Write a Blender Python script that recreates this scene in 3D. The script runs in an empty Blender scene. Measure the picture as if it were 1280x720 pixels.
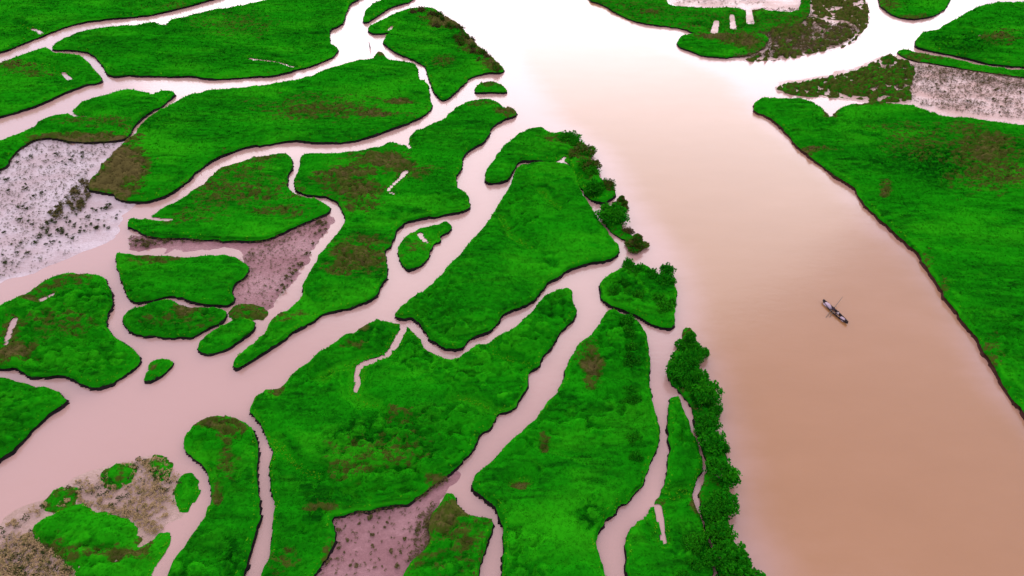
import bpy, math, random
import numpy as np
from mathutils import Vector, Matrix

random.seed(7)
rng = np.random.default_rng(7)
scene = bpy.context.scene
C = scene.collection
R = math.radians

# ------------------------------------------------------------------ camera
CAM_H = 110.0
PITCH = R(40.5)                    # depression of the optical axis
FPX = 869.0                        # focal length in pixels of a 1280x720 frame
cam = bpy.data.cameras.new('camera')
cam.sensor_width = 36.0
cam.lens = 36.0 * FPX / 1280.0
cam.clip_start = 1.0
cam.clip_end = 20000.0
cam_o = bpy.data.objects.new('camera', cam)
cam_o.location = (0, 0, CAM_H)
cam_o.rotation_euler = (math.pi / 2 - PITCH, 0, 0)
C.objects.link(cam_o)
scene.camera = cam_o
cp, sp = math.cos(PITCH), math.sin(PITCH)

def ground(px, py, z=0.0):
    """traced point -> place on the horizontal plane at height z"""
    px = np.asarray(px, float); py = np.asarray(py, float)
    u = (px - 640) / FPX; v = (360 - py) / FPX
    dy = cp + v * sp; dz = -sp + v * cp
    t = (z - CAM_H) / dz
    return u * t, dy * t

def gpoly(pts, z=0.0):
    a = np.array(pts, float)
    x, y = ground(a[:, 0], a[:, 1], z)
    return np.stack([x, y], 1)

def topx(x, y, z=0.0):
    yy = y; zz = z - CAM_H
    f = yy * cp - zz * sp
    up = yy * sp + zz * cp
    return 640 + FPX * x / f, 360 - FPX * up / f

# ------------------------------------------------------------------ noise
def _hash(ix, iy, seed):
    h = (ix.astype(np.int64) * 374761393 + iy.astype(np.int64) * 668265263 + seed * 1274126177) & 0xFFFFFFFF
    h = ((h ^ (h >> 13)) * 1274126177) & 0xFFFFFFFF
    h = h ^ (h >> 16)
    return (h & 0xFFFF) / 32767.5 - 1.0

def vnoise(x, y, seed=0):
    ix = np.floor(x); iy = np.floor(y)
    fx = x - ix; fy = y - iy
    fx = fx * fx * (3 - 2 * fx); fy = fy * fy * (3 - 2 * fy)
    a = _hash(ix, iy, seed); b = _hash(ix + 1, iy, seed)
    c = _hash(ix, iy + 1, seed); d = _hash(ix + 1, iy + 1, seed)
    return (a * (1 - fx) + b * fx) * (1 - fy) + (c * (1 - fx) + d * fx) * fy

def domes(x, y, seed):
    """rounded bush tops, one per jittered cell"""
    ix = np.floor(x); iy = np.floor(y); best = np.zeros(x.shape)
    for dx in (-1, 0, 1):
        for dy in (-1, 0, 1):
            cx = ix + dx; cy = iy + dy
            jx = cx + .5 + .42 * _hash(cx, cy, seed); jy = cy + .5 + .42 * _hash(cx, cy, seed + 1)
            r = .50 + .22 * _hash(cx, cy, seed + 2)
            t = 1 - ((x - jx) ** 2 + (y - jy) ** 2) / (r * r)
            best = np.maximum(best, np.sqrt(np.clip(t, 0, 1)) * r * 1.6)
    return best

def fbm(x, y, seed=0, octv=3):
    s = 0; a = 1.0; t = 0
    for k in range(octv):
        c, q = math.cos(k * 0.7), math.sin(k * 0.7)
        s = s + a * vnoise((x * c - y * q) * 2 ** k, (x * q + y * c) * 2 ** k, seed + k * 17)
        t += a; a *= 0.55
    return s / t

def smooth(a, b, x):
    t = np.clip((x - a) / (b - a), 0, 1)
    return t * t * (3 - 2 * t)

def seg_dist(X, Y, pts, closed):
    n = len(pts); d2 = np.full(X.shape, 1e18)
    for i in range(n if closed else n - 1):
        ax, ay = pts[i]; bx, by = pts[(i + 1) % n]
        vx, vy = bx - ax, by - ay
        L = vx * vx + vy * vy + 1e-9
        t = np.clip(((X - ax) * vx + (Y - ay) * vy) / L, 0, 1)
        dx = X - ax - t * vx; dy = Y - ay - t * vy
        np.minimum(d2, dx * dx + dy * dy, out=d2)
    return np.sqrt(d2)

def creek_dist(X, Y, pts, r0, r1):
    n = len(pts); L_ = [0.]
    for i in range(n - 1): L_.append(L_[-1] + math.dist(pts[i], pts[i + 1]))
    out = np.full(X.shape, 1e9)
    for i in range(n - 1):
        ax, ay = pts[i]; vx, vy = pts[i + 1][0] - ax, pts[i + 1][1] - ay
        t = np.clip(((X - ax) * vx + (Y - ay) * vy) / (vx * vx + vy * vy + 1e-9), 0, 1)
        f = (L_[i] + t * (L_[i + 1] - L_[i])) / (L_[-1] + 1e-9)
        out = np.minimum(out, np.hypot(X - ax - t * vx, Y - ay - t * vy) - (r0 + (r1 - r0) * f))
    return out

def inside(X, Y, pts):
    n = len(pts); r = np.zeros(X.shape, bool)
    for i in range(n):
        ax, ay = pts[i]; bx, by = pts[(i + 1) % n]
        if ay == by: continue
        c = ((ay > Y) != (by > Y)) & (X < (bx - ax) * (Y - ay) / (by - ay) + ax)
        r ^= c
    return r

def sdist(X, Y, pts):
    d = seg_dist(X, Y, pts, True)
    return np.where(inside(X, Y, pts), d, -d)

def chaikin(p, closed=True):
    p = np.asarray(p, float)
    q = np.roll(p, -1, 0) if closed else p[1:]
    a = p if closed else p[:-1]
    o = np.empty((len(a) * 2, 2)); o[0::2] = a * .78 + q * .22; o[1::2] = a * .22 + q * .78
    return o

# ------------------------------------------------------------------ nodes
class NT:
    def __init__(s, name):
        s.m = bpy.data.materials.new(name); s.m.use_nodes = True
        s.t = s.m.node_tree; s.t.nodes.clear()
        s.out = s.t.nodes.new('ShaderNodeOutputMaterial')
        s.p = s.t.nodes.new('ShaderNodeBsdfPrincipled')
        s.t.links.new(s.p.outputs[0], s.out.inputs[0])
    def n(s, typ, **kw):
        o = s.t.nodes.new(typ)
        for k, v in kw.items(): setattr(o, k, v)
        return o
    def put(s, sock, v):
        if isinstance(v, bpy.types.NodeSocket): s.t.links.new(v, sock)
        else: sock.default_value = v
    def pos(s, sc=(1, 1, 1)):
        g = s.n('ShaderNodeNewGeometry'); m = s.n('ShaderNodeVectorMath', operation='MULTIPLY')
        s.t.links.new(g.outputs['Position'], m.inputs[0]); m.inputs[1].default_value = sc
        return m.outputs[0]
    def noise(s, vec, scale, detail=3, rough=.55):
        o = s.n('ShaderNodeTexNoise'); s.put(o.inputs['Vector'], vec)
        o.inputs['Scale'].default_value = scale; o.inputs['Detail'].default_value = detail
        o.inputs['Roughness'].default_value = rough
        return o.outputs[0]
    def rng(s, v, a, b, c=0., d=1.):
        o = s.n('ShaderNodeMapRange'); o.interpolation_type = 'SMOOTHSTEP'
        s.put(o.inputs[0], v)
        for i, q in enumerate((a, b, c, d)): o.inputs[i + 1].default_value = q
        return o.outputs[0]
    def mix(s, f, a, b):
        o = s.n('ShaderNodeMix', data_type='RGBA')
        s.put(o.inputs[0], f)
        for i, q in ((6, a), (7, b)):
            if not isinstance(q, bpy.types.NodeSocket): q = tuple(q) + (1,) if len(q) == 3 else q
            s.put(o.inputs[i], q)
        return o.outputs[2]
    def attr(s, name):
        o = s.n('ShaderNodeAttribute'); o.attribute_name = name
        return o.outputs['Fac']
    def math(s, op, a, b=0.):
        o = s.n('ShaderNodeMath', operation=op); s.put(o.inputs[0], a); s.put(o.inputs[1], b)
        return o.outputs[0]
    def bump(s, h, dist, strength=1.):
        o = s.n('ShaderNodeBump'); s.put(o.inputs['Height'], h)
        o.inputs['Distance'].default_value = dist; o.inputs['Strength'].default_value = strength
        s.t.links.new(o.outputs[0], s.p.inputs['Normal'])

def plain(name, col, rough=.7, spec=.3, vary=.25, scale=3.):
    t = NT(name)
    f = t.noise(t.pos(), scale)
    t.put(t.p.inputs['Base Color'], t.mix(f, [c * (1 - vary) for c in col], [min(1, c * (1 + vary)) for c in col]))
    t.p.inputs['Roughness'].default_value = rough
    t.p.inputs['Specular IOR Level'].default_value = spec
    return t.m

GREEN_DK = (0.0010, 0.0260, 0.0010)
GREEN = (0.0045, 0.1420, 0.0014)
GREEN_LT = (0.0200, 0.2350, 0.0025)
OLIVE = (0.034, 0.046, 0.005)
BROWN = (0.072, 0.054, 0.016)
def foliage(name, dk=GREEN_DK, md=GREEN, lt=GREEN_LT, ol=OLIVE, br=BROWN):
    t = NT(name)
    big = t.rng(t.noise(t.pos((.045, .09, 1)), 1., 3), .36, .64)
    mid = t.rng(t.noise(t.pos((.22, .8, 1)), 1., 4, .62), .30, .66)
    rnd = t.attr('rnd')
    c = t.mix(mid, dk, md)
    c = t.mix(t.math('MULTIPLY', big, .75), c, md)
    c = t.mix(t.math('MULTIPLY', t.math('POWER', rnd, 2.0), .6), c, lt)
    c = t.mix(t.math('MULTIPLY', t.attr('low'), t.rng(t.noise(t.pos((.7, 1.0, 1)), 1., 5, .7), .36, .58, .15, 1.)), c, dk)
    c = t.mix(t.math('MULTIPLY', t.rng(t.noise(t.pos((.03, .07, 1)), 1., 4), .45, .7), .5), c, lt)
    c = t.mix(t.math('MULTIPLY', t.attr('rim'), .4), c, (0.110, 0.230, 0.004))  # sunlit fringe of the islands, painted yellow-green into the edge blades
    dry = t.attr('dry')
    dn = t.math('ADD', dry, t.math('MULTIPLY', t.math('SUBTRACT', rnd, .5), .5))
    d2 = t.math('ADD', dn, t.math('MULTIPLY', t.math('SUBTRACT', t.noise(t.pos((.55, .8, 1)), 1., 5, .65), .5), 2.2))
    d2 = t.math('MULTIPLY', d2, t.rng(dry, 0.0, .12))
    c = t.mix(t.rng(d2, .02, .34), c, ol)
    c = t.mix(t.rng(d2, .38, .85), c, br)
    t.put(t.p.inputs['Base Color'], c)
    t.p.inputs['Roughness'].default_value = .75
    t.p.inputs['Specular IOR Level'].default_value = .0
    return t.m

M = {}
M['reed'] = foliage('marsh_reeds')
M['tree'] = foliage('mangrove_leaves', (0.001, 0.030, 0.0010), (0.002, 0.080, 0.0015), (0.020, 0.160, 0.0025), OLIVE, (0.05, .03, .013))
M['shrub'] = foliage('shrub_leaves', (0.010, 0.016, 0.004), (0.018, 0.024, 0.006), (0.04, 0.042, 0.012), (0.050, 0.042, 0.011), (0.09, 0.06, 0.027))
M['straw'] = foliage('straw_tussocks', (0.030, 0.040, 0.008), (0.06, 0.065, 0.014), (0.13, 0.11, 0.03), (0.14, 0.105, 0.03), (0.24, 0.15, 0.07))
M['bark'] = plain('bark', (0.09, 0.06, 0.045), .9, .1)
t = NT('wet_mud_painted_shade')
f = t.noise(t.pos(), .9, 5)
t.put(t.p.inputs['Base Color'], t.mix(f, (0.0025, 0.0015, 0.0022), (0.016, 0.009, 0.009)))  # wet mud and roots, with deep shade below the foliage painted in
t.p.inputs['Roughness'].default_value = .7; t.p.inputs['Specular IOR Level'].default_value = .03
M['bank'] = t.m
M['redbank'] = plain('red_brown_bank_mud', (0.030, 0.010, 0.007), .9, .05, .6, .8)

def mud(name, a, b, puddle, rough=.6, patch=.16):
    t = NT(name)
    n1 = t.rng(t.noise(t.pos((.08, .12, 1)), 1., 5), .35, .65)
    n2 = t.rng(t.noise(t.pos((1, 1.4, 1)), 1.1, 5, .7), .3, .7)
    a, b, puddle = [[q * .55 for q in c_] for c_ in (a, b, puddle)]
    c = t.mix(n1, a, b)
    c = t.mix(t.math('MULTIPLY', n2, .45), c, puddle)
    t.put(t.p.inputs['Base Color'], c)
    t.put(t.p.inputs['Roughness'], t.rng(n1, 0, 1, rough, rough - .2))
    t.p.inputs['Specular IOR Level'].default_value = .25
    t.bump(n2, .08)
    return t.m
M['salt'] = mud('pale_salt_mud', (0.60, 0.41, 0.385), (0.76, 0.57, 0.55), (0.46, 0.30, 0.27), .55)
M['pinkmud'] = mud('pink_brown_mud', (0.36, 0.150, 0.145), (0.47, 0.215, 0.205), (0.22, 0.085, 0.075), .7)
M['tanmud'] = mud('tan_mud', (0.50, 0.30, 0.23), (0.62, 0.38, 0.30), (0.36, 0.22, 0.12), .75)
M['rimud'] = mud('speckled_mud', (0.72, 0.42, 0.33), (0.84, 0.54, 0.45), (0.46, 0.26, 0.18), .6)

t = NT('muddy_river_water')
sh = t.attr('shallow')
w1 = t.rng(t.noise(t.pos((.012, .02, 1)), 1., 4), .35, .65)
w1 = t.math('ADD', t.math('MULTIPLY', w1, .6), t.math('MULTIPLY', t.rng(t.noise(t.pos((.06, .12, 1)), 1., 5, .6), .3, .7), .4))
deep = t.mix(w1, (0.226, 0.098, 0.036), (0.245, 0.109, 0.043))
c = t.mix(t.rng(t.math('ADD', sh, t.math('MULTIPLY', t.math('SUBTRACT', w1, .5), .3)), 0, 1.), deep, (0.315, 0.174, 0.138))
t.put(t.p.inputs['Base Color'], c)
t.p.inputs['Roughness'].default_value = .18
t.p.inputs['IOR'].default_value = 1.45
t.p.inputs['Specular IOR Level'].default_value = .5
t.bump(t.math('ADD', t.noise(t.pos((.45, .9, 1)), 1., 5, .62), t.math('MULTIPLY', t.noise(t.pos((.05, .13, 1)), 1., 3), 1.5)), .03, .6)
M['water'] = t.m
M['bed'] = plain('river_bed_mud', (0.2, .12, .08))

# ------------------------------------------------------------------ mesh helpers
def mesh_np(name, V, F, mat, parent=None, attrs=None, smooth_=True, loc=(0, 0, 0)):
    """V (n,3), F (m,4) or (m,3) -> one object"""
    me = bpy.data.meshes.new(name)
    V = np.asarray(V, np.float32) - np.array(loc, np.float32); F = np.asarray(F, np.int32)
    k = F.shape[1]
    me.vertices.add(len(V)); me.vertices.foreach_set('co', V.ravel())
    me.loops.add(F.size); me.loops.foreach_set('vertex_index', F.ravel())
    me.polygons.add(len(F)); me.polygons.foreach_set('loop_start', np.arange(0, F.size, k, dtype=np.int32))
    me.polygons.foreach_set('loop_total', np.full(len(F), k, np.int32))
    me.update(calc_edges=True)
    if smooth_: me.polygons.foreach_set('use_smooth', np.ones(len(F), bool))
    for an, av in (attrs or {}).items():
        a = me.attributes.new(an, 'FLOAT', 'POINT'); a.data.foreach_set('value', np.asarray(av, np.float32))
    me.materials.append(mat)
    o = bpy.data.objects.new(name, me); C.objects.link(o)
    if parent is not None: o.parent = parent
    else: o.location = loc
    return o

def tag(o, label=None, cat=None, group=None, kind=None):
    if label: o['label'] = label
    if cat: o['category'] = cat
    if group: o['group'] = group
    if kind: o['kind'] = kind
    return o

def empty(name, loc, label, cat, group=None, rz=0):
    o = bpy.data.objects.new(name, None); o.empty_display_size = .5
    o.location = loc; o.rotation_euler = (0, 0, rz); C.objects.link(o)
    return tag(o, label, cat, group)

def leaves(P, size, tilt=(.15, 1.0), asp=.5):
    """diamond leaf blades at points P (n,3) -> V, F"""
    n = len(P)
    az = rng.uniform(0, 2 * np.pi, n); el = rng.uniform(tilt[0], tilt[1], n)
    a = np.stack([np.cos(az) * np.cos(el), np.sin(az) * np.cos(el), np.sin(el)], 1)
    b = np.stack([-np.sin(az), np.cos(az), rng.uniform(-.5, .5, n)], 1)
    b /= np.linalg.norm(b, axis=1)[:, None]
    L = (size * rng.uniform(.6, 1.25, n))[:, None]
    V = np.empty((n, 4, 3))
    V[:, 0] = P - a * L * .5; V[:, 2] = P + a * L * .5
    V[:, 1] = P + b * L * asp * .5 + a * L * .05; V[:, 3] = P - b * L * asp * .5 + a * L * .05
    V[:, 2, 2] -= L[:, 0] * .12
    F = np.arange(n * 4).reshape(n, 4)
    return V.reshape(-1, 3), F

# ------------------------------------------------------------------ traced data (green tops of the islands)
ISL = []
def isl(label, H, pts, cuts=(), **kw):
    ISL.append(dict(label=label, H=H, pts=pts, cuts=list(cuts), **kw))

isl('green marsh bank in the far left corner beyond the narrow upper channel', 1.9,
    [(-60,75),(0,61),(25,51),(50,41),(75,31),(100,24),(140,19),(165,17),(187,15),(205,11),(225,6),(250,0),(275,-8),(330,-22),(420,-40),(420,-70),(-60,-70)],
    [([(53,42),(46,37),(38,35)],2.6),([(-5,2),(3,1)],8),([(24,30),(38,35)],1)])
isl('wedge of green marsh at the left edge between two channels, cut by a short slit', 1.9,
    [(-60,92),(-20,82),(0,77),(15,72),(37,64),(59,57),(65,63),(82,66),(104,69),(111,77),(119,87),(126,96),(120,100),(105,101),(82,110),(66,118),(50,125),(35,131),(20,135),(0,141),(-60,160)],
    [([(37,77),(55,81),(68,86),(75,92)],1.2),([(90,101),(82,94),(78,89)],2.4)])
isl('broad green marsh island between the two upper left channels, reaching the top of the frame', 1.9,
    [(62,56),(75,48),(100,38),(130,33),(160,31),(180,28),(197,26),(225,21),(262,12),(300,6),(330,0),(400,-18),(470,-40),(480,-25),(455,-10),(445,-3),(437,1),(431,12),(429,25),(420,30),(412,33),(411,44),(411,51),(419,54),(423,59),(417,66),(400,74),(382,80),(370,82),(361,86),(345,90),(330,92),(320,91),(287,94),(262,94),(248,93),(240,91),(200,91),(170,90),(162,89),(150,91),(140,91),(132,87),(125,75),(117,65),(107,61),(95,59),(66,58)],
    [([(199,25),(203,30),(212,32)],2.5),([(214,31),(220,33)],1),([(310,72),(320,74),(340,76),(357,80),(368,84)],2),([(390,48),(402,45),(413,46)],1.2),([(105,58),(115,54),(125,50)],1)])
isl('green marsh island with a brown lower fringe beside the pale mudflat', 1.9,
    [(-60,195),(-20,180),(0,173),(20,166),(37,158),(50,149),(75,140),(92,130),(105,125),(120,120),(150,110),(185,110),(200,111),(217,112),(214,117),(200,128),(190,134),(180,140),(172,147),(165,153),(162,160),(158,168),(140,172),(112,173),(90,172),(70,169),(52,167),(40,170),(25,178),(14,188),(8,198),(2,206),(-60,225)],
    [([(189,108),(190,116)],3),([(85,133),(88,141),(97,145),(108,145)],2.2)])
isl('largest upper left marsh island, long green oval with brown streaks and a brown west flank', 2.0,
    [(166,166),(170,160),(175,152),(190,142),(215,127),(237,117),(262,111),(290,109),(320,106),(352,100),(385,94),(400,88),(412,84),(432,76),(450,73),(465,71),(470,65),(475,63),(480,65),(484,73),(500,74),(518,75),(521,80),(522,96),(535,101),(537,115),(539,130),(530,140),(507,150),(480,160),(450,169),(430,173),(405,173),(387,172),(370,170),(350,172),(330,176),(310,178),(295,182),(270,192),(252,203),(240,212),(232,222),(215,234),(200,241),(190,245),(175,247),(160,247),(147,243),(138,237),(112,234),(108,226),(121,213),(126,203),(148,181)],
    [])
isl('small narrow green islet at the top edge beside the wide upper channel mouth', 1.7,
    [(454,25),(454,18),(458,10),(466,3),(478,-3),(500,-10),(520,-8),(512,-1),(500,2),(490,5),(475,14),(460,24)])
isl('green headland at the top with a ragged brown river edge and a round lower lobe', 1.9,
    [(459,33),(465,29),(475,25),(495,14),(510,9),(532,6),(545,9),(555,18),(570,24),(580,35),(586,44),(602,58),(612,67),(622,76),(631,85),(622,87),(610,86),(590,91),(582,98),(575,105),(565,115),(555,121),(548,119),(543,112),(539,103),(536,87),(530,77),(520,72),(505,66),(495,62),(486,56),(479,50),(481,44),(488,38),(484,37),(475,38),(465,38)],
    [([(486,37),(490,32)],2),([(532,80),(540,75),(546,68)],1.2)])
isl('tiny oval olive islet alone below the top headland', 1.7,
    [(593,109),(600,101),(612,99),(625,101),(634,108),(633,112),(615,112),(595,112)])
isl('long crooked marsh island running from the main river to the lower left channel', 1.9,
    [(504,176),(511,172),(510,165),(522,160),(535,155),(552,147),(565,136),(585,125),(607,121),(622,124),(630,132),(640,131),(646,136),(645,141),(635,143),(620,151),(612,156),(612,163),(604,174),(587,182),(577,192),(577,203),(574,211),(569,217),(569,229),(575,234),(585,240),(586,252),(580,259),(560,262),(532,267),(510,271),(502,275),(493,284),(491,292),(489,300),(481,306),(480,312),(482,325),(483,340),(475,350),(471,360),(462,371),(435,380),(415,383),(402,387),(382,400),(357,415),(335,432),(317,442),(305,451),(296,455),(292,451),(297,441),(305,434),(320,424),(330,410),(342,392),(362,382),(377,367),(382,342),(395,327),(400,312),(415,297),(430,277),(430,267),(427,255),(420,246),(407,241),(390,239),(375,236),(368,231),(370,217),(374,205),(374,191),(402,189),(445,187),(475,182),(490,175)],
    [([(507,168),(508,178),(514,186)],2.5),([(509,211),(500,222),(490,230),(484,238),(496,243)],2.0)])
isl('small dark green almond islet in the middle of the curved channel', 1.8,
    [(496,308),(502,295),(512,287),(525,280),(545,280),(557,274),(565,277),(564,282),(550,290),(549,297),(540,300),(538,310),(532,320),(520,329),(510,332),(504,326),(497,315)],
    [([(524,290),(528,297),(535,303)],2.2)])
isl('leaf shaped green marsh island above the pinkish brown mud strip', 1.9,
    [(160,279),(160,272),(170,270),(182,265),(200,259),(225,247),(250,230),(262,218),(275,208),(287,204),(320,195),(345,190),(362,190),(365,203),(358,217),(357,231),(370,241),(402,249),(412,255),(411,261),(390,270),(365,281),(335,294),(320,297),(275,296),(225,293),(185,291),(175,287),(170,281)],
    [([(182,270),(195,273),(218,274)],1.6)])
isl('green marsh island at left centre with a pale speck, between mud strip and narrow channel', 1.9,
    [(142,313),(160,315),(200,318),(240,320),(260,316),(290,317),(303,324),(311,333),(302,344),(291,350),(288,360),(292,371),(282,377),(265,376),(250,374),(232,369),(220,365),(207,364),(195,367),(180,371),(172,373),(162,369),(155,360),(151,345),(145,327)],
    [])
isl('six sided small green island with an olive patch of dry scrub on its crown', 1.8,
    [(153,391),(160,384),(185,376),(200,371),(213,371),(222,377),(232,383),(250,382),(270,382),(281,387),(275,397),(260,405),(245,412),(235,417),(222,416),(200,415),(172,413),(158,408),(154,400)])
isl('bean shaped small green island just below the six sided one', 1.7,
    [(245,430),(250,421),(270,408),(290,400),(305,396),(317,397),(317,405),(311,411),(300,418),(285,428),(268,436),(255,438)])
isl('very small ragged islet of dry and green scrub beside the narrow creek mouth', 1.4,
    [(291,387),(297,378),(310,379),(325,384),(324,391),(310,393),(297,392)], dry=.35, soft=1, rag=1.2)
isl('tiny crescent green islet alone in the wide lower left channel', 1.5,
    [(177,471),(181,464),(188,459),(185,453),(188,448),(197,445),(208,446),(214,451),(210,457),(200,465),(190,471),(180,473)])
isl('big green island at the left edge with a rounded toe and a pale torn patch', 1.9,
    [(-60,398),(-15,395),(0,375),(15,372),(30,364),(50,352),(70,340),(87,337),(105,340),(125,340),(134,356),(138,368),(137,380),(130,388),(129,398),(135,412),(155,425),(170,438),(169,448),(155,462),(135,476),(115,480),(100,477),(85,467),(75,464),(50,467),(32,464),(17,456),(0,455),(-60,450)],
    [([(19,394),(12,412),(5,434)],2.2),([(52,373),(66,367)],2.5)])
isl('green island at the left edge below the rounded toe, with a pointed right tip', 1.9,
    [(-60,462),(0,468),(25,474),(40,480),(60,483),(75,489),(80,496),(75,502),(57,514),(42,527),(30,540),(15,555),(0,565),(-60,600)])
isl('tall tongue of green marsh with a round yellowish head, at lower left', 2.0,
    [(227,552),(230,539),(240,525),(262,517),(287,516),(305,522),(315,532),(320,548),(319,575),(319,600),(321,620),(321,640),(316,665),(306,690),(297,715),(296,740),(292,790),(180,790),(196,740),(209,715),(217,695),(235,670),(252,647),(260,627),(264,608),(260,590),(250,575),(237,563)])
isl('bright green thicket rising from the tan mudflat in the lower left corner', 1.5,
    [(40,655),(62,642),(82,634),(102,632),(110,640),(130,641),(150,647),(165,660),(168,672),(152,684),(140,690),(150,691),(175,684),(200,668),(200,678),(182,702),(174,722),(160,760),(105,760),(98,712),(80,700),(65,685),(50,672)], bright=1.3, rag=.8, soft=1)
isl('small yellow green tussock island at the upper rim of the tan mudflat', 1.1,
    [(58,628),(65,615),(80,609),(93,610),(92,616),(82,625),(68,635)], bright=.9, dry=.15, rag=1.4, soft=1)
isl('small round green clump with dark right side at the top of the tan mudflat', 1.3,
    [(131,588),(140,582),(150,579),(160,586),(155,595),(142,602),(133,596)], bright=.5, dry=.12, rag=1.4, soft=1)
isl('small green clump at the upper right point of the tan mudflat', 1.3,
    [(188,572),(200,570),(210,578),(208,588),(197,592),(190,580)], bright=.6, dry=.15, rag=1.4, soft=1)
isl('narrow upright green clump on the right shore of the tan mudflat', 1.3,
    [(228,592),(236,597),(237,615),(232,624),(222,628),(219,620),(222,605)], bright=.5, rag=1.3, soft=1)
isl('large bright green triangular island in the middle, left of the row of river trees', 2.0,
    [(492,389),(510,371),(532,360),(555,335),(580,310),(602,282),(615,271),(617,262),(627,247),(639,227),(644,208),(650,202),(672,200),(690,201),(712,203),(720,213),(723,227),(732,247),(742,262),(750,274),(760,286),(772,301),(774,311),(765,317),(750,321),(735,323),(710,332),(685,347),(675,358),(665,372),(652,378),(640,383),(628,389),(624,396),(619,402),(605,410),(590,416),(581,424),(575,430),(560,432),(545,425),(532,412),(522,397),(514,391),(500,391)],
    [([(622,268),(632,283),(637,293),(645,300),(667,313)],1.3),([(672,235),(685,250),(705,265)],.8)])
isl('dark green hooked headland curving down along the main river shore', 2.1,
    [(606,221),(610,205),(620,192),(630,180),(645,168),(660,159),(677,156),(684,161),(691,165),(700,163),(712,167),(720,177),(732,187),(741,200),(746,212),(755,224),(768,231),(769,240),(758,247),(744,246),(731,236),(722,220),(713,206),(712,197),(702,191),(690,196),(668,196),(650,196),(641,208),(636,219),(625,222),(612,224)],
    [([(698,203),(706,196)],3),([(721,212),(733,236),(744,250)],.8)])
isl('rounded green island right of centre at the mouth of two creeks', 2.1,
    [(751,355),(757,343),(780,331),(800,327),(813,329),(820,338),(830,341),(840,347),(846,356),(846,372),(841,385),(842,403),(828,402),(815,398),(790,386),(765,376),(754,369)])
isl('tall green marsh island at bottom centre with a yellow brown dry patch', 2.0,
    [(757,386),(752,397),(745,410),(725,426),(715,440),(707,460),(702,480),(685,500),(667,520),(647,537),(637,550),(620,567),(600,585),(590,597),(592,605),(602,612),(617,625),(630,645),(632,680),(628,710),(624,740),(612,790),(775,790),(765,740),(758,715),(750,695),(745,675),(750,655),(770,630),(800,607),(807,585),(820,557),(825,537),(817,500),(812,482),(812,455),(810,422),(804,405),(795,395),(775,387),(764,384)],
    [([(640,606),(652,602),(662,600)],1)])
isl('largest lower island of bright green marsh with a thin forked creek running into it', 2.0,
    [(310,507),(314,498),(320,490),(335,482),(352,477),(365,462),(385,447),(420,422),(450,409),(470,399),(485,397),(497,399),(508,401),(515,407),(527,427),(545,442),(560,447),(575,445),(590,432),(612,422),(640,407),(657,395),(677,370),(692,361),(705,357),(714,357),(718,375),(721,388),(715,397),(702,408),(690,427),(677,442),(674,453),(662,458),(659,465),(659,482),(647,500),(637,508),(622,511),(617,524),(600,537),(594,550),(580,567),(570,577),(560,588),(545,596),(525,609),(510,621),(495,626),(460,631),(427,636),(410,641),(413,660),(412,680),(402,700),(384,717),(378,740),(370,790),(285,790),(317,740),(326,712),(340,692),(340,665),(342,640),(341,620),(336,595),(335,577),(340,562),(336,548),(330,535),(322,522),(314,515)],
    [([(503,400),(504,410),(500,418),(491,435),(484,442),(470,449),(455,453),(447,458),(446,477),(446,494)],3.2),
     ([(444,460),(430,460),(415,465),(400,475)],1.3),([(338,554),(350,557),(356,568),(366,579),(382,590),(405,598)],1.2),
     ([(352,480),(346,488),(343,496)],1.4),([(613,425),(618,446),(640,450),(665,457)],1.2),([(570,497),(590,502),(615,512)],1.0),([(446,494),(455,505),(475,508)],1.0)])
isl('patchy green and brown scrub corner at bottom, right of the bare pink mud', 1.7,
    [(562,611),(572,622),(585,640),(598,643),(612,643),(614,650),(610,670),(602,700),(598,720),(594,745),(585,790),(480,790),(497,735),(507,704),(530,687),(535,665),(535,647),(545,627)], dry=.12)
isl('narrow green strip of marsh in the lower right of the delta behind the shore trees', 1.9,
    [(836,510),(837,497),(845,491),(852,492),(857,510),(865,535),(872,552),(879,572),(873,587),(867,600),(865,613),(871,632),(880,655),(890,680),(893,700),(895,740),(900,790),(800,790),(788,740),(784,700),(782,670),(795,655),(815,632),(825,617),(836,595),(840,565),(838,535)],
    [([(822,628),(826,650),(828,665),(831,682)],1.8),([(820,622),(845,619),(864,614)],1.0)])
isl('thin strip of dark undergrowth below the row of shore trees on the main river', .9,
    [(858,408),(866,410),(871,430),(873,455),(885,480),(892,500),(890,520),(898,548),(909,572),(910,600),(908,640),(913,670),(930,695),(940,740),(955,790),(915,790),(900,740),(896,690),(888,665),(880,640),(876,620),(882,600),(888,585),(882,560),(872,535),(864,505),(848,485),(838,475),(834,460),(842,442),(853,425)], dry=.1)
isl('small strip of scrub linking the two rounded shore trees near the creek mouth', 1.2,
    [(752,262),(760,256),(770,262),(776,275),(780,287),(795,294),(800,304),(798,312),(792,308),(785,297),(772,292),(762,282)], dry=.1)
isl('huge green marsh plain covering the right bank of the main river', 1.9,
    [(945,135),(943,128),(950,122),(965,120),(1000,122),(1022,127),(1033,137),(1040,139),(1055,130),(1085,126),(1115,127),(1140,129),(1157,136),(1172,141),(1210,145),(1280,155),(1340,164),(1480,185),(1520,400),(1560,790),(1450,790),(1370,660),(1320,565),(1280,504),(1268,490),(1255,470),(1246,450),(1232,432),(1222,412),(1200,387),(1185,370),(1175,348),(1160,327),(1145,306),(1120,287),(1100,267),(1080,247),(1068,228),(1047,217),(1030,202),(1010,188),(997,176),(985,163),(975,152),(960,140)],
    [([(1035,133),(1038,141),(1041,148)],3),], bank='redbank')
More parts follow.
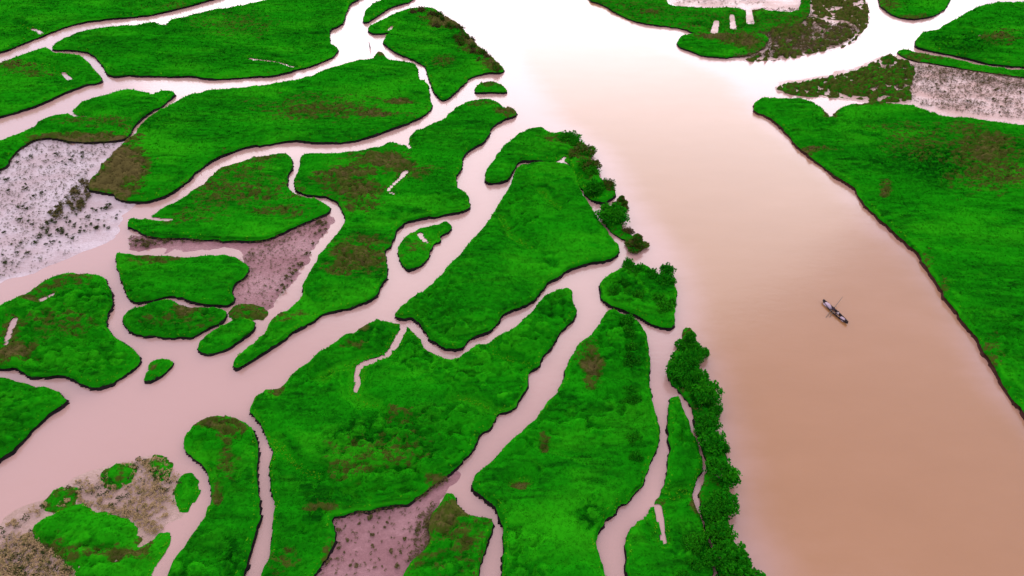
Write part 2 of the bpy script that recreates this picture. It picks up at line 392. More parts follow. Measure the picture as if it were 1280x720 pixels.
isl('olive scrubby peninsula tapering left into the river at upper right', 1.4,
    [(969,105),(985,101),(1010,99),(1042,92),(1075,84),(1088,76),(1100,69),(1112,67),(1122,70),(1138,76),(1146,85),(1142,100),(1138,112),(1143,124),(1120,123),(1095,126),(1080,120),(1062,119),(1047,118),(1022,117),(985,114)], dry=.42, rough=1)
isl('thin dark green ribbon of marsh along the narrow upper right channel', 1.5,
    [(1122,61),(1132,58),(1145,63),(1165,68),(1185,71),(1222,78),(1250,83),(1280,86),(1400,98),(1400,108),(1280,93),(1235,87),(1200,82),(1172,77),(1140,72),(1126,66)])
isl('dark green marsh island at the right edge of the frame, top', 1.9,
    [(1145,50),(1152,38),(1165,34),(1180,31),(1197,21),(1222,7),(1235,2),(1280,1),(1400,-6),(1400,92),(1280,79),(1260,78),(1230,74),(1205,67),(1180,62),(1158,58),(1148,55)],
    [([(1154,41),(1175,38),(1195,40),(1222,41)],1.0),([(1226,44),(1234,45)],2.2),([(1225,52),(1245,57),(1262,57)],1.2)])
isl('bright green half round island cut by the top edge, upper right', 1.7,
    [(1098,-8),(1102,3),(1108,10),(1120,17),(1140,21),(1160,19),(1180,10),(1186,2),(1192,-10),(1190,-40),(1090,-40)], bright=.5)
isl('green spit at the top with a ragged dark shore and a speckled flat behind it', 1.6,
    [(735,-3),(757,4),(768,12),(780,18),(800,25),(830,29),(857,33),(870,39),(900,40),(925,38),(960,38),(985,33),(1005,25),(1014,10),(1014,-40),(1003,-40),(1003,10),(985,14),(960,12),(948,8),(920,9),(870,8),(838,6),(832,-3),(832,-40),(720,-40)],
    [([(893,40),(896,26)],4.5),([(917,35),(915,18)],3.5),([(938,29),(936,8)],5)], dry=.12)
isl('rounded green lobe with a golden brown top at the tip of the upper right flat', 1.5,
    [(847,50),(852,43),(868,40),(885,41),(915,40),(945,38),(962,44),(957,56),(945,63),(930,67),(905,69),(880,67),(865,61),(850,55)], bright=.2)
isl('brownish scrub along the rounded right end of the speckled upper flat', 1.3,
    [(1014,-40),(1014,12),(1030,21),(1060,22),(1078,33),(1068,46),(1050,56),(1062,53),(1080,36),(1087,25),(1087,10),(1082,-5),(1078,-40)], dry=.62, rough=1, fill=.3)

isl('dark olive scrub flat dotted with small white pools, right of the golden brown lobe', 1.2,
    [(940,40),(965,30),(1000,27),(1014,16),(1032,26),(1060,28),(1074,36),(1062,48),(1040,58),(1000,68),(960,73),(925,73),(950,66),(964,56),(966,44)], dry=.55, rough=1, fill=.0)
# patches where the plants are dry, olive or brown: cx, cy, rx, ry, amount
DRY = [(290,235,80,20,.38),(230,272,40,8,.4),(350,262,40,12,.35),(520,215,30,14,.3),(400,300,20,16,.35),(360,395,30,8,.25),(520,305,16,12,.3),(60,350,60,12,.3),(80,400,40,20,.28),(40,90,40,8,.3),(120,150,50,8,.35),(220,400,50,10,.3),(490,560,60,30,.25),(1150,70,40,6,.4),(1240,215,60,30,.4),(100,171,75,7,.75),(20,80,34,5,.55),(148,205,34,45,1.3),(135,228,32,14,1.25),
 (410,135,95,16,.42),(500,127,22,5,.8),(465,142,40,5,.7),(290,30,60,20,.22),(230,8,60,10,.2),
 (435,215,42,8,.75),(480,200,45,14,.7),(445,238,38,18,.6),(445,255,40,8,.5),(410,225,30,12,.5),
 (450,320,42,22,.6),(425,335,30,10,.75),(460,298,28,8,.6),(330,195,30,6,.6),(300,215,45,25,.25),(330,235,60,20,.3),
 (250,262,40,10,.3),(190,322,50,7,.4),(232,387,22,10,.8),(300,384,14,6,.6),(15,440,30,12,.75),(12,410,16,30,.6),(60,400,50,30,.2),
 (90,345,30,6,.45),(40,366,20,8,.5),(275,530,30,14,.55),(283,565,16,30,.45),(270,620,10,16,.6),(190,457,6,5,.6),
 (600,60,38,28,.0),(560,22,34,14,.8),(592,52,22,16,.7),(615,78,16,8,.7),(555,75,20,10,.3),(610,103,26,5,.4),(600,128,20,5,.4),(630,138,16,5,.8),
 (740,460,14,26,.95),(735,440,18,14,.6),(455,410,8,5,.7),(440,430,18,6,.3),(345,480,12,12,.6),(500,515,30,12,.3),(460,560,50,22,.3),(440,585,30,20,.3),
 (560,650,35,26,.7),(530,650,16,22,.7),(580,680,20,10,.5),(560,655,60,30,.3),(400,632,22,6,.6),(545,596,20,8,.5),(412,690,12,24,.5),(355,700,20,16,.3),
 (680,556,8,14,.6),(650,602,14,6,.6),(1150,180,60,30,.25),(1230,190,55,35,.60),(1260,215,30,20,.45),(1120,160,40,16,.2),(1200,160,50,12,.3),(1107,235,8,12,.6),
 (1010,186,40,5,.7),(1090,128,40,6,.5),(1040,140,10,10,.6),(1160,335,10,20,.4),(1240,440,14,26,.3),(1180,355,10,12,.35),
 (1250,45,30,10,.5),(1110,5,22,12,.35),(1140,20,40,4,.4),(815,14,22,5,.6),(905,44,40,6,.8),(935,52,25,12,.8),(960,5,50,8,.6),(1050,12,40,18,.65),(1010,30,70,18,.4),
 (475,66,8,4,.7),(700,172,30,10,.25),(745,205,14,16,.5),(735,190,14,14,.4),(765,232,8,8,.5),(850,420,6,20,.5),(862,412,6,8,.4),(870,625,8,16,.6),(825,620,12,6,.5),
 (60,690,40,30,.25),(150,690,40,10,.4),(175,670,14,10,.35)]

def dryness(x, y, H):
    qx, qy = topx(x, y, H)
    d = np.zeros(x.shape)
    nz = .55 * fbm(x / 7, y / 3.2, 201, 3) + .25 * fbm(x / 1.8, y / 1.1, 202, 2)
    for cx, cy, rx, ry, a in DRY:
        if a <= 0: continue
        r = np.sqrt(((qx - cx) / rx) ** 2 + ((qy - cy) / ry) ** 2)
        d = np.maximum(d, a * (1 - smooth(.1, 1.35, r + nz)))
    return d

DARK = [(1180,200,110,40,.9),(1090,155,40,20,.5),(470,555,90,40,.9),(370,600,40,30,.6),(420,620,60,16,.7),(1200,55,60,18,.9),(190,150,40,14,.7),(100,130,40,12,.3),
 (745,600,60,60,.5),(800,450,18,50,.6),(790,520,30,50,.6),(740,650,30,40,.8),(560,640,40,26,.6),(290,600,30,60,.35),(290,690,30,40,.8),(360,690,40,40,.4),
 (60,400,50,30,.5),(20,440,30,16,.7),(20,520,40,30,.5),(180,340,40,16,.3),(230,395,60,14,.4),(600,350,60,30,.25),(700,230,40,30,.4),(550,240,40,20,.35),
 (450,330,40,34,.6),(430,230,50,20,.5),(800,360,40,24,.5),(860,560,20,50,.5),(850,680,40,40,.7),(560,80,40,20,.4),(575,50,30,18,.6),(900,30,60,8,.8),(960,20,60,10,.6),
 (1180,350,40,20,.3),(1240,400,30,30,.4),(1150,280,40,10,.4),(350,130,80,12,.35),(140,60,50,12,.3),(250,75,70,12,.3),(350,40,60,12,.3),(20,30,40,20,.4),(690,420,30,16,.4),
 (600,500,40,20,.3),(530,520,40,18,.3),(400,450,40,14,.4),(470,470,30,20,.3)]

def darkness(x, y, H):
    qx, qy = topx(x, y, H)
    d = .10 + .75 * fbm(x / 17 + .15 * y, y / 7.5, 301, 3)
    for cx, cy, rx, ry, a in DARK:
        r = np.sqrt(((qx - cx) / rx) ** 2 + ((qy - cy) / ry) ** 2) + .3 * vnoise(x / 5, y / 4, 303)
        d = np.maximum(d, a * (1 - smooth(.2, 1.4, r)) + .3 * d)
    return np.clip(d, 0, 1)

# ------------------------------------------------------------------ build the islands
LAND = []
for k, s in enumerate(ISL):
    H = s['H']
    P = chaikin(gpoly(s['pts'], H))
    LAND.append(P)
    x0, y0 = P.min(0) - 2.5; x1, y1 = P.max(0) + 2.5
    area = (x1 - x0) * (y1 - y0)
    st = .5 if area < 6000 else (.55 if area < 30000 else .7)
    xs = np.arange(x0, x1, st); ys = np.arange(y0, y1, st)
    X, Y = np.meshgrid(xs, ys)
    D = sdist(X, Y, P); CUTD = np.full(X.shape, 99.)
    for pts, w in s['cuts']:
        cl = gpoly(pts, .4)
        if len(cl) > 2: cl = chaikin(cl, False)
        sc = FPX / math.hypot(CAM_H, cl[:, 1].mean())        # px per metre across
        wm = w / sc * 1.3
        CUTD = np.minimum(CUTD, creek_dist(X, Y, cl, wm / 2 + (.95 if w > 1.4 else .3), wm / 3 + (.85 if w > 1.4 else .2)) + .2 * vnoise(X / 1.7, Y / 1.7, 5))
    rag = s.get('rag', .55) if not s.get('rough') else 1.0
    Dn = D + rag * fbm(X / 2.3, Y / 2.3, 11, 3) + .35 * fbm(X / 9., Y / 9., 3, 2)
    Dn = Dn - .28 + (1.0 if s.get('soft') else 0)
    Dn = np.minimum(Dn, CUTD); D = np.minimum(D, CUTD)
    wx = X + 3 * vnoise(X / 16, Y / 16, 61); wy = Y + 2.5 * vnoise(X / 19, Y / 14, 62) + .22 * X
    bush = smooth(-.05, .45, fbm(X / 22, Y / 18, 71, 3) + .45 * (165 - math.hypot(float(P[:, 1].mean()), CAM_H)) / 60)
    relief = .62 * fbm(wx / 8., wy / 2.4, 21, 3) + .45 * fbm(X / 24, Y / 12, 41, 2) + (.10 + .35 * bush) * fbm(X / 1.9, Y / 1.5, 31, 2)
    dr0 = np.clip(np.maximum(dryness(X, Y, H), s.get('dry', 0)), 0, 1)
    bush = np.maximum(bush, smooth(.1, .5, dr0)); bush = np.maximum(bush, smooth(.45, .9, darkness(X, Y, H)) * (1 - s.get('bright', 0)))
    relief += bush * 1.35 * (domes(X / 2.5 + .3 * vnoise(X / 3, Y / 3, 7), Y / 2.3, 400) - .42) + bush * .65 * (domes(X / 1.3, Y / 1.2, 410) - .4) - .35 * dr0
    # reeds standing lower along old flow lines
    fl = np.abs(fbm(X / 26 + Y / 60, Y / 11, 51, 2))
    relief -= .35 * (1 - smooth(0, .06, fl)) * smooth(1, 3, Dn)
    z0_ = .50 * H
    zt = z0_ + (H - z0_) * smooth(-.45, .12, Dn) + relief * smooth(-.3, 1.2, Dn) + .14 * smooth(.2, 3., Dn) - .1
    cen = (float(P[:, 0].mean()), float(P[:, 1].mean()), 0.)
    root = empty('marsh_island', cen, s['label'], 'marsh island', 'islands and banks of the river delta')
    idx = np.arange(X.size).reshape(X.shape)
    def surf(name, Z, keep, mat, attrs=None):
        kc = keep[:-1, :-1] | keep[1:, :-1] | keep[:-1, 1:] | keep[1:, 1:]
        q = np.stack([idx[:-1, :-1][kc], idx[:-1, 1:][kc], idx[1:, 1:][kc], idx[1:, :-1][kc]], 1)
        used = np.unique(q); m = np.full(X.size, -1); m[used] = np.arange(len(used))
        V = np.stack([X.ravel()[used], Y.ravel()[used], Z.ravel()[used]], 1) - np.array(cen)
        return mesh_np(name, V, m[q], mat, root, {a: v.ravel()[used] for a, v in (attrs or {}).items()})
    if s.get('rough'):
        clp = smooth(-.35, .35, vnoise(X / 1.5, Y / 1.3, 99) + .7 * vnoise(X / 4, Y / 3, 98) + s.get('fill', .12))
        zt = -.25 + (zt + .25) * clp * smooth(-.45, .3, Dn)
    lowc = .22 + .78 * smooth(-.3, 3.2, CUTD + .8 * vnoise(X / 2.5, Y / 2.5, 12))
    lowc = lowc * (1 - .28 * smooth(-.2, .6, fbm(X / 5, Y / 5, 505, 2)) * (1 - smooth(.5, 3, Dn)))
    if s.get('soft'): lowc = lowc * (.12 + .88 * smooth(-.4, 2.6, Dn + .8 * vnoise(X / 1.5, Y / 1.5, 44)))
    zt = zt * lowc
    zb = -.35 + (.54 * H * lowc + .35) * smooth(-.72, -.22, Dn + .2 * vnoise(X / .9, Y / .9, 8)) * (.4 if s.get('rough') else 1.)
    if s.get('soft'): zb = np.minimum(zb, .06)
    zb = zb - 1.1 * smooth(0., .6, Dn)
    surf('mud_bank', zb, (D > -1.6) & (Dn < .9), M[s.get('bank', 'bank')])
    dryb = s.get('dry', 0)
    dr = np.maximum(dryness(X, Y, H), dryb)
    br = s.get('bright', 0)
    dk_ = darkness(X, Y, H) * (1 - br)
    rv = np.clip(.28 + .25 * br + .2 * fbm(X / 3, Y / 2, 77, 2), 0, 1)
    # leaf blades
    dist = math.hypot(cen[1], CAM_H)
    size = np.clip(.44 * dist / 150., .42, 1.0)
    ny, nx = X.shape
    def sample(G, px, py):
        fx = (px - x0) / st; fy = (py - y0) / st
        i = np.clip(fx.astype(int), 0, nx - 2); j = np.clip(fy.astype(int), 0, ny - 2)
        a = fx - i; b = fy - j
        return (G[j, i] * (1 - a) + G[j, i + 1] * a) * (1 - b) + (G[j + 1, i] * (1 - a) + G[j + 1, i + 1] * a) * b
    n = int(area * 1.25 / size ** 2)
    px = rng.uniform(x0, x1 - st, n); py = rng.uniform(y0, y1 - st, n)
    dd = sample(Dn, px, py)
    k_ = dd > -.28
    px, py, dd = px[k_], py[k_], dd[k_]
    if s.get('rough'):                      # open, tufted cover
        g = sample(zt, px, py) > .25
        px, py, dd = px[g], py[g], dd[g]
    pz = sample(zt, px, py) + rng.uniform(-.05, .30, len(px)) * size / .45 * .8
    edge = dd < .25
    pz[edge] = np.where(sample(CUTD, px[edge], py[edge]) > 4, np.minimum(pz[edge], H) * rng.uniform(.62, 1.06, edge.sum()), pz[edge])
    LV, LF = leaves(np.stack([px, py, pz], 1) - np.array(cen), size)
    lr = np.repeat(np.clip(rng.uniform(0, 1, len(px)) ** 1.4 * .50 + .25 * br + .48 * (dd < .6), 0, 1), 4)  # edge blades also lightened, as if sun caught their tips
    ld = np.repeat(np.maximum(dryness(px, py, H), dryb), 4)
    le = np.repeat(((dd < .35) & (rng.uniform(0, 1, len(px)) < .75)) * 1.0, 4)  # blades that carry the painted rim light
    lk = np.repeat(sample(dk_, px, py), 4)
    keep = Dn > -.42
    gy_, gx_ = np.gradient(Dn, st); g2 = gx_ ** 2 + gy_ ** 2 + .15
    mv = np.clip((-.42 - Dn) / g2, 0, 1.1 * st) * (Dn < -.42)
    XO, YO = X + mv * gx_, Y + mv * gy_
    kc = keep[:-1, :-1] | keep[1:, :-1] | keep[:-1, 1:] | keep[1:, 1:]
    q = np.stack([idx[:-1, :-1][kc], idx[:-1, 1:][kc], idx[1:, 1:][kc], idx[1:, :-1][kc]], 1)
    used = np.unique(q); m = np.full(X.size, -1); m[used] = np.arange(len(used))
    V = np.stack([XO.ravel()[used], YO.ravel()[used], zt.ravel()[used]], 1) - np.array(cen)
    nV = len(V)
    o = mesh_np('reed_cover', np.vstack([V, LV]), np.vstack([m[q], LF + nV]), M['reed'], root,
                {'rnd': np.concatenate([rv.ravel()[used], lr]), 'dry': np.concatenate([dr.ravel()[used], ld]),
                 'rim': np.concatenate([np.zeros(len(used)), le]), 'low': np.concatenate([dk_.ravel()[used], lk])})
    o['kind'] = 'stuff'

# ------------------------------------------------------------------ mudflats
FLATS = {
 'left': ([(-60,225),(2,200),(14,186),(35,170),(60,165),(100,170),(150,170),(172,168),(176,180),(176,235),(168,246),(172,256),(160,268),(158,285),(150,298),(120,310),(85,322),(40,340),(10,350),(-60,365)], 'salt', .05),
 'strip': ([(158,298),(200,290),(260,294),(330,292),(365,278),(410,262),(417,270),(416,282),(405,297),(390,320),(372,345),(357,362),(345,383),(328,394),(310,396),(292,386),(284,372),(286,352),(306,330),(290,312),(240,318),(180,314),(165,308)], 'pinkmud', .12),
 'lower': ([(570,588),(545,592),(525,605),(500,620),(460,628),(420,634),(400,645),(400,680),(385,705),(372,735),(372,790),(500,790),(505,740),(530,700),(550,670),(550,640),(566,610)], 'pinkmud', .14),
 'corner': ([(-60,690),(0,662),(15,645),(45,630),(60,620),(75,610),(100,597),(130,582),(150,579),(165,584),(175,567),(200,570),(215,585),(232,592),(239,607),(237,622),(224,632),(218,652),(206,660),(200,680),(183,708),(170,740),(160,790),(-60,790)], 'tanmud', .16),
 'right': ([(965,112),(975,101),(1010,97),(1042,90),(1080,80),(1095,69),(1120,68),(1140,74),(1180,80),(1235,89),(1280,95),(1400,110),(1400,178),(1280,160),(1210,150),(1172,146),(1150,140),(1085,130),(1060,128),(1035,124),(1000,118)], 'rimud', .08),
 'upper': ([(832,-40),(832,-3),(838,8),(870,14),(880,38),(850,45),(868,62),(885,72),(922,75),(960,76),(997,70),(1035,62),(1057,55),(1080,38),(1088,20),(1082,-40)], 'rimud', .08),
}
MUDNAMES = {}
for key, (pts, mat, z) in FLATS.items():
    P = chaikin(gpoly(pts, 0.)); LAND.append(P)
    x0, y0 = P.min(0) - 3; x1, y1 = P.max(0) + 3
    st = .9
    X, Y = np.meshgrid(np.arange(x0, x1, st), np.arange(y0, y1, st))
    D = sdist(X, Y, P) + 3.0 * fbm(X / 9, Y / 5, 5, 4)
    Z = -.2 + (z * .6 + .2) * smooth(-2.5, 1.5, D) + z * .5 * smooth(1, 9, D) + .04 * fbm(X / 3, Y / 2, 8, 3) + .05 * fbm(X / 14, Y / 8, 9, 2)
    idx = np.arange(X.size).reshape(X.shape); keep = D > -2.6
    kc = keep[:-1, :-1] & keep[1:, :-1] & keep[:-1, 1:] & keep[1:, 1:]
    q = np.stack([idx[:-1, :-1][kc], idx[:-1, 1:][kc], idx[1:, 1:][kc], idx[1:, :-1][kc]], 1)
    used = np.unique(q); m = np.full(X.size, -1); m[used] = np.arange(len(used))
    V = np.stack([X.ravel()[used], Y.ravel()[used], Z.ravel()[used]], 1)
    o = mesh_np('mudflat', V, m[q], M[mat]); o['kind'] = 'structure'
    MUDNAMES[key] = P

# ------------------------------------------------------------------ water
def axis(a, b, step, far):
    c = list(np.arange(a, b + step, step)); s = step
    lo = [c[0]]; hi = [c[-1]]
    while hi[-1] < far: s *= 1.6; lo.append(lo[-1] - s); hi.append(hi[-1] + s)
    return np.array(lo[:0:-1] + c + hi[1:])
xs = axis(-330, 330, 2.5, 9000); ys = axis(20, 470, 2.5, 9000)
X, Y = np.meshgrid(xs, ys)
core = (X > -340) & (X < 340) & (Y > 10) & (Y < 480)
best = np.full(X.shape, 60.)
xc, yc = X[core], Y[core]; bc = np.full(xc.shape, 60.)
for P in LAND:
    m_ = (xc > P[:, 0].min() - 40) & (xc < P[:, 0].max() + 40) & (yc > P[:, 1].min() - 40) & (yc < P[:, 1].max() + 40)
    if m_.any(): bc[m_] = np.minimum(bc[m_], seg_dist(xc[m_], yc[m_], P, True))
best[core] = bc
RIV = chaikin(gpoly([(575,-80),(610,0),(640,60),(690,140),(760,190),(800,260),(835,330),(862,400),(895,470),(915,540),(925,620),(945,720),(975,790),(1520,790),(1300,545),(1225,425),(1150,320),(1060,235),(995,185),(930,130),(900,90),(820,50),(740,-10),(700,-80)]))
shallow = np.ones(X.shape); shallow[core] = 1 - smooth(-9, 12, sdist(xc, yc, RIV) + 3 * fbm(xc / 25, yc / 25, 909, 2))
idx = np.arange(X.size).reshape(X.shape)
q = np.stack([idx[:-1, :-1].ravel(), idx[:-1, 1:].ravel(), idx[1:, 1:].ravel(), idx[1:, :-1].ravel()], 1)
w = mesh_np('river_water', np.stack([X.ravel(), Y.ravel(), np.zeros(X.size)], 1), q, M['water'], attrs={'shallow': shallow.ravel()})
w['kind'] = 'structure'
g = mesh_np('ground', np.array([(-9000, -9000, -1.5), (9000, -9000, -1.5), (9000, 9000, -1.5), (-9000, 9000, -1.5)]), np.array([(0, 1, 2, 3)]), M['bed'])
g['kind'] = 'structure'

# ------------------------------------------------------------------ shrubs on the flats
def tube(path, radii, seg=6):
    V = []; F = []
    path = [Vector(p) for p in path]
    for i, p in enumerate(path):
        d = (path[min(i + 1, len(path) - 1)] - path[max(i - 1, 0)]).normalized()
        u = d.orthogonal().normalized(); v = d.cross(u)
        for k in range(seg):
            a = 2 * math.pi * k / seg
            V.append(tuple(p + (u * math.cos(a) + v * math.sin(a)) * radii[i]))
    for i in range(len(path) - 1):
        for k in range(seg):
            a = i * seg + k; b = i * seg + (k + 1) % seg
            F.append((a, b, b + seg, a + seg))
    return np.array(V), np.array(F)

def clump_points(n, rx, ry, rz, zc, lumps=7):
    c = rng.normal(0, 1, (lumps, 3)); c /= np.linalg.norm(c, axis=1)[:, None]; c[:, 2] = np.abs(c[:, 2]) * .8 - .1
    c *= rng.uniform(.35, .75, (lumps, 1)) * np.array([rx, ry, rz])
    k = rng.integers(0, lumps, n)
    d = rng.normal(0, 1, (n, 3)); d /= np.linalg.norm(d, axis=1)[:, None]
    r = rng.uniform(.55, 1, (n, 1)) * np.array([rx, ry, rz]) * .48
    P = c[k] + d * r; P[:, 2] += zc
    P[:, 2] = np.maximum(P[:, 2], .06)
    return P

shrub_mesh = []
for i in range(5):
    P = clump_points(90, .5, .5, .45, .42, 5)
    V, F = leaves(P, .22, (-.2, 1.2), .7)
    tv = []; tf = []; off = len(V)
    for k in range(3):
        a = k * 2.1 + i
        a_, b_ = tube([(0, 0, -.15), (.1 * math.cos(a), .1 * math.sin(a), .2), (.3 * math.cos(a), .3 * math.sin(a), .5)], [.035, .025, .01], 4)
        tv.append(a_); tf.append(b_ + off); off += len(a_)
    Va = np.vstack([V] + tv); Fa = np.vstack([F] + tf)
    rn = np.concatenate([np.repeat(rng.uniform(0, 1, 90), 4), np.zeros(len(Va) - 360)])
    shrub_mesh.append((Va, Fa, rn))
proto_sh = []
for dryv in (0., .45, .9):
    row = []
    for Va, Fa, rn in shrub_mesh:
        me_o = mesh_np('mangrove_shrub', Va, Fa, M['straw' if dryv > .8 else 'shrub'], attrs={'rnd': rn, 'dry': np.full(len(Va), dryv)})
        row.append(me_o.data); bpy.data.objects.remove(me_o)
    proto_sh.append(row)

def scatter(pts_px, n, cluster=0.):
    P = gpoly(pts_px, 0.)
    x0, y0 = P.min(0); x1, y1 = P.max(0); out = []
    while len(out) < n:
        x = rng.uniform(x0, x1, 4000); y = rng.uniform(y0, y1, 4000)
        k = inside(x, y, P)
        if cluster: k &= (fbm(x / 6, y / 6, 66, 3) + rng.uniform(-.5, .5, 4000) > cluster)
        out += list(zip(x[k], y[k]))
    return out[:n]

def shrubs(pts_px, n, smin, smax, dry, label, group, cluster=0.):
    for x, y in scatter(pts_px, n, cluster):
        o = bpy.data.objects.new('mangrove_shrub', random.choice(proto_sh[dry]))
        s_ = random.uniform(smin, smax)
        o.location = (x, y, .05); o.scale = (s_ * random.uniform(.8, 1.3), s_ * random.uniform(.8, 1.2), s_ * random.uniform(.7, 1.0))
        o.rotation_euler = (0, 0, random.uniform(0, 6.28))
        C.objects.link(o); tag(o, label, 'shrub', group)

def seedlings(name, zones, label, cat, group=None, mat='shrub'):
    Vs = []; Fs = []; Rn = []; Dy = []; off = 0
    for pts_px, n, smin, smax, dry, cl in zones:
        xy = np.array(scatter(pts_px, n, cl))
        for x, y in xy:
            Va, Fa, rn = shrub_mesh[rng.integers(0, 5)]
            nl = 14 + int(rng.integers(0, 10))
            st_ = int(rng.integers(0, 90 - nl))
            V = Va[st_ * 4:(st_ + nl) * 4] * np.array([1, 1, .9]) * rng.uniform(smin, smax)
            V = V * 1.0; a = rng.uniform(0, 6.28)
            V = np.stack([V[:, 0] * math.cos(a) - V[:, 1] * math.sin(a) + x, V[:, 0] * math.sin(a) + V[:, 1] * math.cos(a) + y, V[:, 2] + .02], 1)
            Vs.append(V); Fs.append(np.arange(len(V)).reshape(-1, 4) + off); off += len(V)
            Rn.append(rn[st_ * 4:(st_ + nl) * 4]); Dy.append(np.full(len(V), dry + rng.uniform(-.2, .2)))
    o = mesh_np(name, np.vstack(Vs), np.vstack(Fs), M[mat], attrs={'rnd': np.concatenate(Rn), 'dry': np.clip(np.concatenate(Dy), 0, 1)})
    return tag(o, label, cat, group, 'stuff')

LEFT = [(-10,210),(20,185),(60,172),(120,178),(150,180),(120,205),(100,232),(70,270),(40,320),(10,345),(-10,350)]
BAND = [(108,222),(118,232),(112,250),(104,262),(92,272),(70,276),(62,268),(78,252),(90,238)]
BAND2 = [(60,275),(110,262),(140,252),(158,258),(140,285),(95,300),(50,312),(40,300)]
shrubs(LEFT, 45, .7, 1.6, 0, 'low dark shrub growing alone on the pale mudflat at far left', 'shrubs on the pale left mudflat', .0)
shrubs(BAND, 60, 1.0, 2.0, 1, 'brownish shrub in the dense belt crossing the pale mudflat', 'shrubs in the dense belt on the left mudflat')
shrubs(BAND2, 45, .9, 1.7, 0, 'dark shrub on the wet flat between shrub belt and creek junction', 'shrubs by the creek junction')
STRIP = [(300,340),(330,312),(370,290),(408,270),(412,285),(390,315),(365,350),(345,380),(325,390),(300,375),(292,358)]
shrubs([(160,298),(250,296),(255,303),(165,311)], 14, .9, 1.8, 1, 'brown shrub in the thin row above the pink mud strip', 'shrubs in the row above the pink mud strip')
shrubs([(400,275),(412,280),(395,312),(370,345),(350,378),(340,372),(365,330),(385,300)], 28, .8, 1.5, 1, 'olive shrub lining the creek edge of the pink mud strip', 'shrubs lining the creek edge')
YZ = [(420,645),(460,634),(500,632),(530,615),(535,660),(525,690),(490,720),(400,720),(418,690)]
shrubs(YZ, 28, .5, 1.15, 1, 'small brown shrub on the bare pink mud at bottom centre', 'shrubs on the bare pink mud')
CORN = [(-5,668),(45,634),(100,602),(150,585),(175,572),(205,575),(228,600),(216,640),(200,662),(165,645),(110,630),(60,636),(35,658),(60,700),(60,730),(-5,730)]
shrubs(CORN, 50, .6, 1.25, 2, 'straw coloured tussock on the tan mudflat in the lower left corner', 'tussocks on the tan mudflat', .0)
UPZ = [(945,40),(1000,32),(1060,28),(1080,34),(1050,56),(990,70),(925,73),(900,70),(950,60)]
RZ = [(1100,80),(1145,82),(1200,88),(1280,98),(1280,150),(1210,143),(1150,132),(1120,110)]
shrubs(RZ, 24, .9, 1.7, 1, 'dark shrub on the pinkish speckled flat at upper right', 'shrubs on the upper right flat')
seedlings('marsh_seedlings', [(LEFT, 1500, .45, 1.1, .3, .0), (BAND, 160, .8, 1.4, .6, 0), (BAND2, 90, .6, 1.2, .3, 0),
    ([(-10,320),(40,320),(90,300),(110,305),(60,335),(0,350)], 90, .4, .9, .3, 0)],
    'scattered dark seedlings dotting the pale mudflat at left', 'seedlings')
seedlings('marsh_seedlings', [(UPZ, 2600, .9, 1.9, .75, -.3), ([(842,-8),(950,-8),(960,5),(940,7),(880,6),(845,4)], 260, .8, 1.5, .9, 0), ([(950,12),(1010,12),(1030,30),(960,40),(930,40)], 420, 1.0, 1.9, .35, 0),
    ([(885,68),(960,66),(1030,58),(1070,45),(1078,48),(1040,62),(990,72),(925,75)], 220, .9, 1.6, .2, 0)],
    'dense speckles of dry scrub on the upper right river flat', 'scrub')
seedlings('marsh_seedlings', [(RZ, 2600, .6, 1.2, .85, -.3), ([(1085,85),(1145,78),(1200,88),(1280,98),(1280,112),(1200,102),(1150,105),(1130,122),(1085,125)], 900, .9, 1.5, .5, 0)],
    'fine dark speckles of scrub on the pinkish flat at right edge', 'scrub')
seedlings('marsh_seedlings', [(CORN, 560, .55, 1.3, .85, .1), ([(-5,690),(40,665),(95,712),(100,735),(-5,735)], 420, .7, 1.3, .8, 0), ([(95,625),(170,640),(205,660),(190,672),(165,650),(110,636)], 160, .6, 1.1, .9, 0)],
    'thick straw and olive tussock grass covering the tan mudflat', 'tussock grass', None, 'straw')
seedlings('marsh_seedlings', [(CORN, 150, .7, 1.5, .1, .0), ([(-5,690),(40,665),(95,712),(100,735),(-5,735)], 70, .8, 1.6, .2, 0)],
    'dark olive tufts standing among the straw coloured tussocks', 'tussock grass')
seedlings('marsh_seedlings', [(STRIP, 420, .4, .9, .6, 0), ([(160,297),(250,295),(320,298),(330,304),(250,304),(165,311)], 200, .7, 1.4, .5, 0), (YZ, 130, .4, .8, .6, 0),
    ([(412,640),(500,626),(530,610),(560,596),(560,603),(530,622),(500,636),(420,648)], 200, .6, 1.2, .6, 0),
    ([(525,640),(545,628),(545,665),(535,690),(505,705),(515,690)], 120, .6, 1.2, .6, 0), ([(330,302),(400,272),(405,278),(340,312),(300,335),(296,325)], 150, .6, 1.1, .7, 0)],
    'sparse brown scrub edging the pink mud patches', 'scrub')

